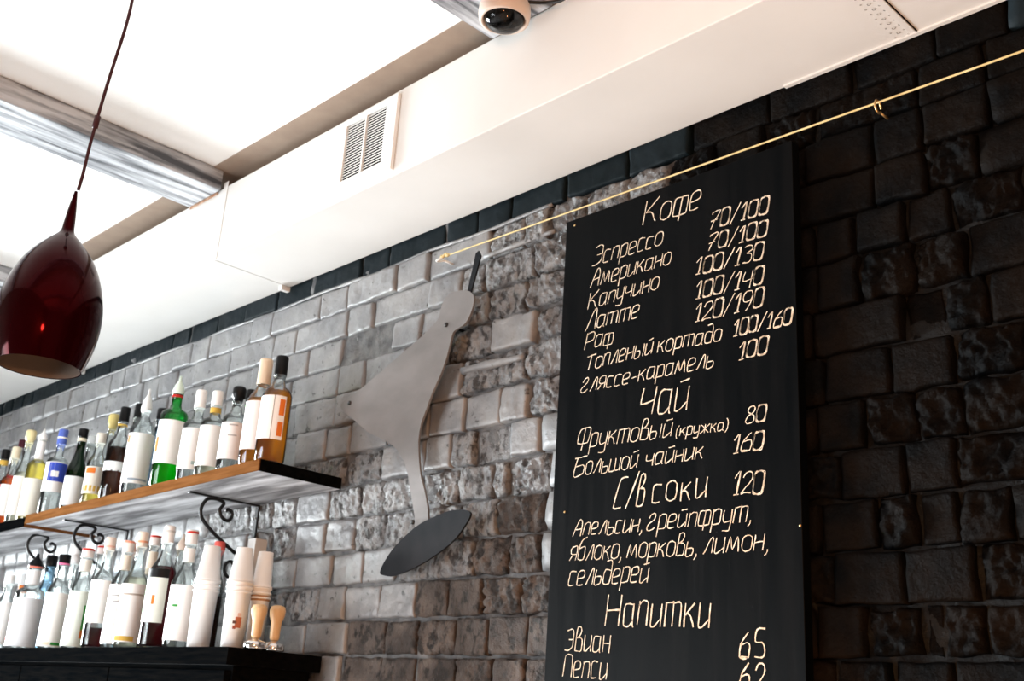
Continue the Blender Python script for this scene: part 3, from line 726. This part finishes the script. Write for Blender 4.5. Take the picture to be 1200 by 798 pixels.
# ------------------------------------------------------------------ bottles
placed = []
def bottle(spec):
    """lathe bottle with its own parts; position found from the photo position of its top on the row's plane"""
    tx, ty, wpx, row, low = spec['top'][0], spec['top'][1], spec['w'], spec['row'], spec.get('low', 0)
    p = at(tx, ty, 1, row)
    zb = (zl if low else (shelf_z(p.x)+(-.006 if p.x < -3.98 else 0)))+.0006
    h = p.z-zb; r = wpx/2/pxsize((p.x, row, zb+h*.3))
    placed.append((p.x, row, r, low, spec['label'], h))
    t = empty('bottle', (p.x, row, zb), spec['label'], 'bottle', spec.get('group', 'syrup bottles on the lower shelf' if low else 'bottles on the upper shelf'))
    nr = spec.get('nr', .0145); ch = spec.get('ch', .035); sh = spec.get('sh', 'slope'); bh = spec.get('bh', .58)
    body = h*bh; neck = h*spec.get('nk', .74); top = h-ch
    def prof(d, zmax=None):
        R = r-d; n_ = nr-d; P = [(R*.90, .003+d),(R, .010+d),(R, body)]
        if sh == 'slope':
            for i in range(1, 8): s = i/8; e = s*s*(3-2*s); P.append((R+(n_-R)*e, body+(neck-body)*s))
        elif sh == 'round':
            for i in range(1, 8): a = i/8*math.pi/2; P.append((n_+(R-n_)*math.cos(a), body+(neck-body)*.6*math.sin(a)))
        else:
            P += [(R*.97, body+(neck-body)*.15), (n_*1.6, body+(neck-body)*.45), (n_*1.1, body+(neck-body)*.7)]
        P += [(n_, neck), (n_*.96, top-.004), (n_*1.12, top-.003), (n_*1.12, top+.002)]
        if zmax:
            Q = []
            for (ra, za), (rb, zb_) in zip(P, P[1:]):
                if za < zmax:
                    Q.append((ra, za))
                    if zb_ >= zmax: Q.append((ra+(rb-ra)*(zmax-za)/max(zb_-za,1e-6), zmax)); break
            return Q
        return P
    g = MB().lathe(prof(0), 28, cap=False); base = MB()
    g.lathe([(0,.004),(r*.9,.003)], 28, cap=False)
    g.build('glass', G[spec.get('glass','clear')], t)
    if spec.get('liq'):
        fill = spec.get('fill', .5)*h; q = prof(.0035, fill)
        l = MB().lathe([(0,q[0][1])]+q+[(0,fill)], 24, cap=False); l.build('liquid', LQ[spec['liq']], t)
    if spec.get('lab'):
        c, z0, z1 = spec['lab']; a = math.atan2(-D-row, -p.x); a += math.radians(spec.get('turn', 0))
        half = math.radians(spec.get('arc', 80))
        lb = MB().lathe([(r+.0008, h*z0),(r+.0008, h*z1)], 16, a0=a-half, a1=a+half).build('label', cm(c,.5), t)
        for (cc_, u0, u1, v0, v1) in spec.get('marks', []):
            MB().lathe([(r+.0014, h*(z0+(z1-z0)*v0)),(r+.0014, h*(z0+(z1-z0)*v1))], 5, a0=a-half+2*half*u0, a1=a-half+2*half*u1).build('print', cm(cc_,.5), lb)
    if spec.get('nlab'):
        c, z0, z1 = spec['nlab']
        nn = nr+.0012; MB().lathe([(nn, h*z0),(nn, h*z1)], 20, cap=False).build('neck_band', cm(c,.4), t)
    cc_ = spec.get('cap', (.02,.02,.02)); kind = spec.get('ck', 'screw')
    cp = MB()
    if kind == 'screw': cp.lathe([(nr*1.12,0),(nr*1.14,.002),(nr*1.12,ch*.92),(nr*1.0,ch)], 24)
    elif kind == 'cork': cp.lathe([(nr*.95,0),(nr*1.0,ch*.25),(nr*1.32,ch*.3),(nr*1.36,ch*.85),(nr*1.1,ch)], 24)
    elif kind == 'pour': cp.lathe([(nr*1.15,0),(nr*1.2,.012),(nr*1.0,ch*.35),(nr*.85,ch*.5),(nr*.35,ch*.72),(nr*.22,ch)], 20)
    elif kind == 'pump': cp.lathe([(nr*1.2,0),(nr*1.25,ch*.4),(nr*.9,ch*.45),(nr*.9,ch*.55),(nr*1.15,ch*.6),(nr*1.05,ch*.95),(nr*.5,ch)], 20)
    cp.build('cap', cm(cc_, .35), t, (0,0,top))
    if spec.get('ring'):
        MB().lathe([(nr*1.17,0),(nr*1.17,.006)], 24, cap=False).build('cap_ring', cm(spec['ring'],.4), t, (0,0,top+spec.get('rz',.0)))
    return t
FR, BK = -.235, -.115
W_ = (.93,.93,.92); CRM = (.80,.72,.55); BLK = (.003,.003,.0035)
RED = (.50,.03,.02); ORG = (.80,.20,.03); GRN = (.03,.30,.05); BLU = (.04,.08,.50); GOLD = (.65,.42,.08)
up = [
 dict(top=(331.6,418), w=35, row=FR, liq='amber', fill=.66, lab=(W_,.20,.60), turn=-24, arc=62, marks=[(ORG,.80,.97,.08,.40),(ORG,.80,.97,.55,.92),((.12,.08,.05),.62,.635,0,1)], cap=BLK, ch=.055, sh='round', bh=.60, nk=.78, nr=.0155, label='amber whisky bottle with tall black cap, white label, at upper shelf right end'),
 dict(top=(313,421.5), w=34, row=FR+.0, liq='amber', fill=.62, lab=(W_,.14,.58), arc=75, cap=(.80,.66,.50), ch=.075, sh='slope', bh=.58, nk=.76, nr=.0165, label='amber bottle with long cream wooden cap, left of the black-capped whisky bottle'),
 dict(top=(295.5,457.5), w=26, row=BK, cap=BLK, ch=.03, sh='slope', label='clear bottle with short black cap half hidden behind the cream-capped amber bottle'),
 dict(top=(281.5,454), w=29, row=FR, lab=(W_,.14,.56), cap=BLK, ck='cork', ch=.045, sh='round', bh=.60, nk=.74, marks=[((.5,.5,.5),.35,.6,.62,.66),((.5,.5,.5),.35,.6,.9,.94)], label='clear bottle with black stopper and white label, second left of the cream-capped bottle'),
 dict(top=(256.5,459), w=29, row=FR, liq='pale', fill=.5, lab=(W_,.12,.58), cap=W_, ch=.045, nlab=(GOLD,.74,.80), sh='round', bh=.62, nk=.73, label='clear bottle with white cap and golden neck band, right of the plain white-capped bottle'),
 dict(top=(237.2,457.9), w=30, row=FR, lab=(W_,.12,.56), cap=W_, ch=.055, sh='round', bh=.60, nk=.72, marks=[((.45,.62,.62),.5,.72,.12,.2)], label='clear round-shouldered bottle with plain white cap, directly right of the green bottle'),
 dict(top=(212.4,441), w=32, row=FR, glass='green', liq='green', fill=.30, lab=(W_,.20,.58), nlab=(RED,.80,.845), cap=(.72,.86,.76), ck='pour', ch=.06, sh='round', bh=.63, nk=.74, nr=.0155, marks=[(ORG,.05,.16,.25,.6)], label='bright green bottle with red neck band and white pouring spout'),
 dict(top=(192,479.5), w=24, row=BK, glass='blue', cap=BLK, ch=.04, nr=.018, sh='round', label='pale blue bottle with wide black cap standing behind the green bottle'),
 dict(top=(176,456), w=29, row=FR, lab=(W_,.10,.56), cap=W_, ck='pour', ch=.075, sh='slope', bh=.60, nk=.74, marks=[(ORG,.05,.14,.8,.95),((.35,.42,.5),.3,.9,.06,.1)], label='clear bottle with tall white pouring spout and white label, left of the green bottle'),
 dict(top=(164.8,473.8), w=23, row=BK, cap=BLK, ch=.05, sh='slope', label='clear bottle with narrow black cap in the back row behind the white spout'),
 dict(top=(148,477.6), w=26, row=FR, liq='brown', fill=.56, lab=(W_,.30,.40), cap=BLK, ch=.05, sh='slope', nlab=(GOLD,.79,.81), marks=[((.03,.04,.04),.0,1,.0,.1)], label='dark brown liqueur bottle with black cap and clear shoulders'),
 dict(top=(134.8,486), w=22, row=BK, liq='pale', fill=.5, cap=(.72,.58,.22), ck='cork', ch=.055, sh='slope', label='back row bottle with yellow cork stopper, left of the dark brown liqueur'),
 dict(top=(120,508), w=21, row=FR, liq='yellow', fill=.5, lab=((.84,.80,.70),.15,.52), cap=(.82,.76,.66), ch=.035, sh='slope', marks=[(GOLD,.1,.9,.1,.3),(ORG,.1,.5,.75,.95)], label='slim yellow liqueur bottle with cream cap and gold-printed label'),
 dict(top=(110,511.6), w=20, row=BK, cap=(.70,.72,.72), ch=.03, nr=.017, sh='round', label='clear bottle with pale grey cap in the back row between green-necked and yellow bottles'),
 dict(top=(99,502.8), w=22, row=FR, glass='dark', nlab=(CRM,.84,.88), cap=BLK, ch=.03, sh='slope', bh=.45, nk=.74, lab=((.78,.80,.80),.05,.40), label='dark green bottle with black cap and cream neck ring'),
 dict(top=(75.4,503.7), w=24, row=FR, lab=(W_,.26,.60), cap=(.10,.16,.55), ch=.055, sh='round', bh=.62, nk=.70, marks=[(BLU,.25,.9,.35,.98),(W_,.35,.6,.5,.7)], ring=W_, rz=.02, label='clear vodka bottle with blue cap and blue and white label'),
 dict(top=(52.6,502.8), w=22, row=FR, liq='yellow', fill=.62, lab=((.86,.85,.76),.05,.45), nlab=(W_,.66,.86), cap=W_, ck='pour', ch=.045, sh='slope', bh=.60, nk=.68, label='yellow liqueur bottle with white neck and white spout, left of the blue-capped vodka'),
 dict(top=(37.7,504.6), w=19, row=FR, liq='pale', fill=.55, lab=(W_,.1,.5), cap=(.80,.70,.40), ck='cork', ch=.05, sh='slope', bh=.5, nk=.7, label='pale bottle with bulging yellow cork stopper, left of the white-necked yellow bottle'),
 dict(top=(27.5,516), w=18, row=BK, cap=(.06,.01,.02), ch=.035, sh='slope', label='back row bottle with dark maroon cap near the left edge'),
 dict(top=(20.5,524), w=20, row=FR, liq='orange', fill=.60, lab=(W_,.14,.52), nlab=(RED,.60,.64), cap=CRM, ch=.045, sh='slope', bh=.56, nk=.7, marks=[(RED,0,.12,0,1)], label='red-orange aperitif bottle with white label and cream cap near the left edge'),
 dict(top=(8,527), w=18, row=FR, liq='darkred', fill=.6, nlab=(GOLD,.80,.86), lab=((.25,.03,.03),.1,.5), cap=BLK, ch=.04, sh='slope', label='dark red bottle with black cap and gold neck band at the left edge'),
 dict(top=(-4,545), w=18, row=FR, liq='brown', fill=.6, lab=((.7,.6,.5),.1,.5), cap=RED, ch=.03, sh='slope', label='brown bottle with red cap cut by the left edge, upper shelf'),
]
FL, BL = -.245, -.125
SY = dict(low=1)
lo = [
 dict(top=(-8,678), w=24, row=FL, lab=(W_,.1,.6), cap=W_, ch=.03, label='white-labelled bottle cut by the left edge, lower shelf', **SY),
 dict(top=(13,674), w=24, row=FL, lab=(W_,.06,.62), cap=W_, ch=.03, nr=.015, sh='slope', label='clear bottle with plain white cap second from the left edge, lower shelf', **SY),
 dict(top=(30,673.6), w=20, row=BL, cap=(.75,.78,.80), ch=.04, nlab=(ORG,.76,.88), lab=(W_,.1,.5), label='white-capped bottle with orange neck band in the back row near the left edge', **SY),
 dict(top=(45,649), w=33, row=FL, lab=((.68,.70,.73),.02,.52), nlab=((.85,.86,.87),.66,.82), cap=BLK, ck='pour', ch=.05, sh='round', bh=.56, nk=.68, nr=.021, ring=(.85,.25,.18), marks=[(RED,.02,.2,.08,.2),(RED,.05,.18,.5,.6)], arc=100, label='fat silver-white bottle with red collar and black pourer', **SY),
 dict(top=(62,651), w=20, row=BL, glass='blue', cap=BLK, ch=.04, nr=.018, label='pale blue-grey bottle with black cap behind the fat silver bottle', **SY),
 dict(top=(77,650), w=26, row=FL, lab=(W_,.02,.58), cap=BLK, ch=.035, ring=(.85,.2,.4), nr=.017, marks=[(GRN,.55,.95,.03,.08),(CRM,.1,.5,.03,.08)], label='clear syrup bottle with black cap and pink collar', **SY),
 dict(top=(90.5,638), w=20, row=BL, cap=W_, ck='pump', ch=.07, nr=.017, label='bottle with large white stepped dispenser cap in the back row', **SY),
 dict(top=(104.5,642.6), w=24, row=FL, nlab=((.8,.78,.72),.76,.88), lab=((.80,.87,.80),.02,.56), cap=(.82,.76,.74), ring=RED, rz=.022, ch=.03, nr=.017, sh='slope', marks=[(GRN,.7,.78,.3,.75),(ORG,.7,.8,.15,.3)], label='pale green-labelled syrup bottle with red-topped white cap', **SY),
 dict(top=(121,639), w=22, row=BL, liq='red', fill=.3, cap=(.82,.72,.70), ring=RED, rz=.02, ch=.03, label='back row syrup bottle with pinkish cap, right of the stepped dispenser', **SY),
 dict(top=(131,630), w=27, row=FL, liq='darkred', fill=.18, lab=(W_,.22,.60), cap=(.82,.70,.62), ring=(.75,.45,.35), rz=.008, ch=.04, marks=[(GRN,.05,.12,.3,.7),(ORG,.06,.14,.1,.3)], label='clear syrup bottle with salmon-ringed cap and dark red dregs', **SY),
 dict(top=(152,634), w=26, row=FL, lab=(W_,.04,.58), nlab=((.78,.72,.62),.72,.86), cap=(.84,.80,.76), ring=(.8,.3,.2), rz=.028, ch=.035, marks=[((.4,.4,.4),.2,.8,.8,.82),((.4,.4,.4),.3,.7,.7,.72)], label='clear bottle with red-topped cap and beige neck label left of peach-capped one', **SY),
 dict(top=(156,636), w=20, row=BL, cap=(.78,.5,.4), ch=.03, label='back row bottle with salmon cap behind the beige-necked syrup', **SY),
 dict(top=(169,623.6), w=29, row=FL, liq='pale', fill=.6, lab=(W_,.05,.54), cap=(.84,.72,.62), ring=(.8,.35,.2), rz=.012, ch=.045, sh='slope', bh=.52, nk=.72, marks=[(GOLD,.1,.7,.02,.1),((.45,.4,.35),.2,.8,.8,.83)], label='wide clear syrup bottle with peach cap, left of the dark red syrup', **SY),
 dict(top=(183,628.5), w=20, row=BL, nlab=((.72,.62,.5),.66,.86), cap=(.84,.76,.72), ring=RED, rz=.025, ch=.03, liq='yellow', fill=.4, label='back row bottle with beige neck label and red-topped cap beside the dark red syrup', **SY),
 dict(top=(200,616.4), w=31, row=FL, liq='darkred', fill=.66, lab=((.80,.86,.80),.20,.56), turn=-30, arc=58, cap=W_, ch=.05, ring=(.6,.6,.58), rz=.03, sh='slope', bh=.60, nk=.78, marks=[(BLK,0,1,1.0,1.2),(GRN,.02,.1,.2,.4),(GRN,.02,.14,.6,.75),(ORG,.5,.6,.4,.6)], label='dark red syrup bottle with tall white cap and black-topped label', **SY),
 dict(top=(216,626), w=22, row=BL, liq='pale', fill=.5, cap=(.78,.66,.56), ck='pour', ch=.05, label='back row bottle with beige spout between the dark red syrup and the clear white-necked bottle', **SY),
 dict(top=(226.7,621.6), w=31, row=FL, lab=(W_,.06,.52), nlab=((.84,.82,.78),.72,.84), cap=(.86,.84,.82), ring=RED, rz=.030, ch=.04, sh='slope', bh=.54, nk=.72, marks=[(GRN,.25,.4,.6,.64)], label='clear white-labelled bottle with red-rimmed cap, just left of the cup stacks', **SY),
 dict(top=(258.5,635), w=22, row=BL, liq='brown', fill=.5, cap=(.70,.12,.10), ch=.025, label='bottle with red cap glimpsed between the two front cup stacks', **SY),
]
for s in up: bottle(s)
for s in lo: bottle(s)
for i, a in enumerate(placed):
    for b in placed[i+1:]:
        if a[3] == b[3]:
            d = math.hypot(a[0]-b[0], a[1]-b[1])
            if d < a[2]+b[2]: print('OVERLAP %.3f  %s | %s' % (a[2]+b[2]-d, a[4][:50], b[4][:50]))

# ------------------------------------------------------------------ cup stacks
def cup_profile(r0, r1, h):   # upright cup r0 bottom, r1 rim
    return [(0,.004),(r0-.002,.004),(r0-.001,0),(r0,0),(r1,h-.005),(r1+.003,h-.004),(r1+.003,h),(r1-.001,h),(r1-.002,h-.004),(r0-.002,.006)]
def cup_stack(top, rowy, wrim, wtop, rimy, label, n=3, sleeve=False, print_=False):
    p = at(top[0], top[1], 1, rowy); h = p.z-zl-.0006
    zr = at(top[0], rimy, 1, rowy).z-zl
    sc = pxsize((p.x, rowy, zl+.1)); R = wrim/2/sc-.003; r = wtop/2/sc
    t = empty('paper_cup_stack', (p.x, rowy, zl+.0006), label, 'cups', 'stacks of white paper cups')
    hc = h-zr
    step = .012
    for k in range(n):
        cup = MB().lathe(cup_profile(R*.90, R, zr-step*(n-1)), 32, cap=False)
        o = cup.build('cup', M['cup_white'], t, (0,0,step*k))
        if k == 0 and n > 1: pass
    if sleeve:
        MB().lathe([(R*.97+.001, zr-.034),(R*1.0+.0015, zr-.020)], 32, cap=False).build('sleeve', M['cup_brown'], t)
    if print_:
        a = math.atan2(-D-rowy, -p.x)+.1
        for (u0, u1, v0, v1, c) in ((-.30,.05,.36,.40,(.10,.05,.04)),(-.10,.42,.30,.46,(.45,.14,.07)),(-.26,.0,.28,.33,(.30,.08,.05)),(.05,.3,.46,.52,(.75,.55,.5))):
            def rr(v): return R*.9+(R-R*.9)*v+.0012
            MB().lathe([(rr(v0), zr*v0),(rr(v1), zr*v1)], 5, a0=a+u0, a1=a+u1).build('print', cm(c), t)
    inv = [(R+.003, .0),(R+.003,.004),(R,.005),(r+.001, hc-.001),(r-.001,hc),(r-.002,hc-.006),(0,hc-.006)]
    MB().lathe(inv, 32, cap=False).build('inverted_cup', M['cup_white'], t, (0,0,zr+.001))
    return t
cup_stack((249.5,640.5), FL, 31, 18, 681, 'plain white paper cup stack topped by an inverted cup, leftmost of the three')
cup_stack((287.5,642.5), FL, 31, 17.5, 682, 'white paper cup stack with small brown print, middle of the three', print_=True)
cup_stack((312,647.5), -.185, 25, 16.5, 689, 'white paper cup stack with brown ring, rightmost and behind the wooden tampers', n=3, sleeve=True)
# grey carton behind
p = at(292, 630, 1, -.10)
cb = MB().box((-.02,-.02,0),(.02,.02,p.z-zl-.001)).build('carton', cm((.55,.55,.54)), None, (p.x, -.07, zl+.0006), bevel=.002)
tag(cb, 'narrow pale grey carton standing behind the middle cup stack', 'carton')
# tampers
def tamper(px, py, rowy, label, first=None):
    p = at(px, py, 1, rowy); h = p.z-zl-.0006; t = empty('coffee_tamper', (p.x, rowy, zl+.0006), label, 'tamper', 'wooden coffee tampers')
    MB().lathe([(.027,0),(.028,.002),(.028,.014),(.024,.018),(.010,.022),(.009,.028)], 32).build('base', M['chrome'], t)
    k = (h-.026)
    MB().lathe([(.010,0),(.0125,.006),(.0125,k*.25),(.0135,k*.5),(.019,k*.70),(.0205,k*.84),(.017,k*.96),(.008,k)], 28).build('handle', M['wood_light'], t, (0,0,.026))
tamper(305, 708, -.235, 'coffee tamper with pale wooden handle in front of the ringed cup stack, left one')
tamper(326.5, 709.5, -.175, 'coffee tamper with pale wooden handle, right one at the shelf end')

# ------------------------------------------------------------------ pendant lamp
yp = -1.034
base = at(45, 430, 1, yp); tip = at(91.5, 223, 1, yp)
Ht = tip.z-base.z; sc = pxsize(base.lerp(tip,.4)); Rm = 116/2/sc
cx = (base.x+tip.x)/2
pd_ = empty('pendant_lamp', (base.x, yp, base.z), 'dark red glossy teardrop pendant lamp hanging at the left edge', 'pendant lamp')
pr = [(.80,0),(.88,.06),(.95,.13),(.99,.20),(1.0,.28),(.975,.36),(.89,.455),(.75,.55),(.56,.63),(.35,.695),(.20,.735),(.13,.765),(.11,.82),(.08,.90),(.05,.96),(.03,1.0)]
pp = catmull([(a*Rm, b*Ht, 0) for a, b in pr], 4)
MB().lathe([(v.x, v.y) for v in pp], 64, cap=False).build('shade', M['pendant'], pd_)
MB().lathe([(max(v.x-.0022,.001), v.y+.0005) for v in pp if v.y < Ht*.75], 64, cap=False).build('shade_lining', M['pendant_in'], pd_)
MB().lathe([(pp[0].x-.0022,0),(pp[0].x,-.0006)], 64, cap=False).build('rim', M['pendant'], pd_)
MB().lathe([(0,.30*Ht),(.02,.31*Ht),(.028,.37*Ht),(.026,.42*Ht),(.014,.49*Ht),(.014,.60*Ht),(0,.60*Ht)], 20).build('bulb', cm((.6,.6,.58),.3), pd_)
cpx = [(91.5,223),(97,205),(105,172),(111,150),(118,125),(128,92),(137,64),(146,36),(152,14),(155,0)]
cp = [at(a, b, 1, yp)-Vector((base.x, yp, base.z)) for a, b in cpx]
last = cp[-1]; prev = cp[-2]
cp.append(last+(last-prev)*1.0+Vector((-.003,0,.01)))
topz = CEIL-base.z
cp.append(Vector((cp[-1].x+.004, 0, max(cp[-1].z+.03, topz-.02))))
MB().tube(catmull(cp, 5), .0034, 8).build('cord', cm((.05,.015,.02),.5), pd_)
MB().lathe([(.008,-.07),(.045,-.02),(.05,0)], 24).build('ceiling_rose', M['pendant'], pd_, (cp[-1].x, 0, topz-.0005))
MB().tube([cp[3], cp[3]+(cp[4]-cp[3])*.55], .0062, 8).build('cord_sleeve', cm((.05,.015,.02),.5), pd_)
print('bricks', solo, len(bricks), 'pendant', base, tip, 'cordtop', last, topz)
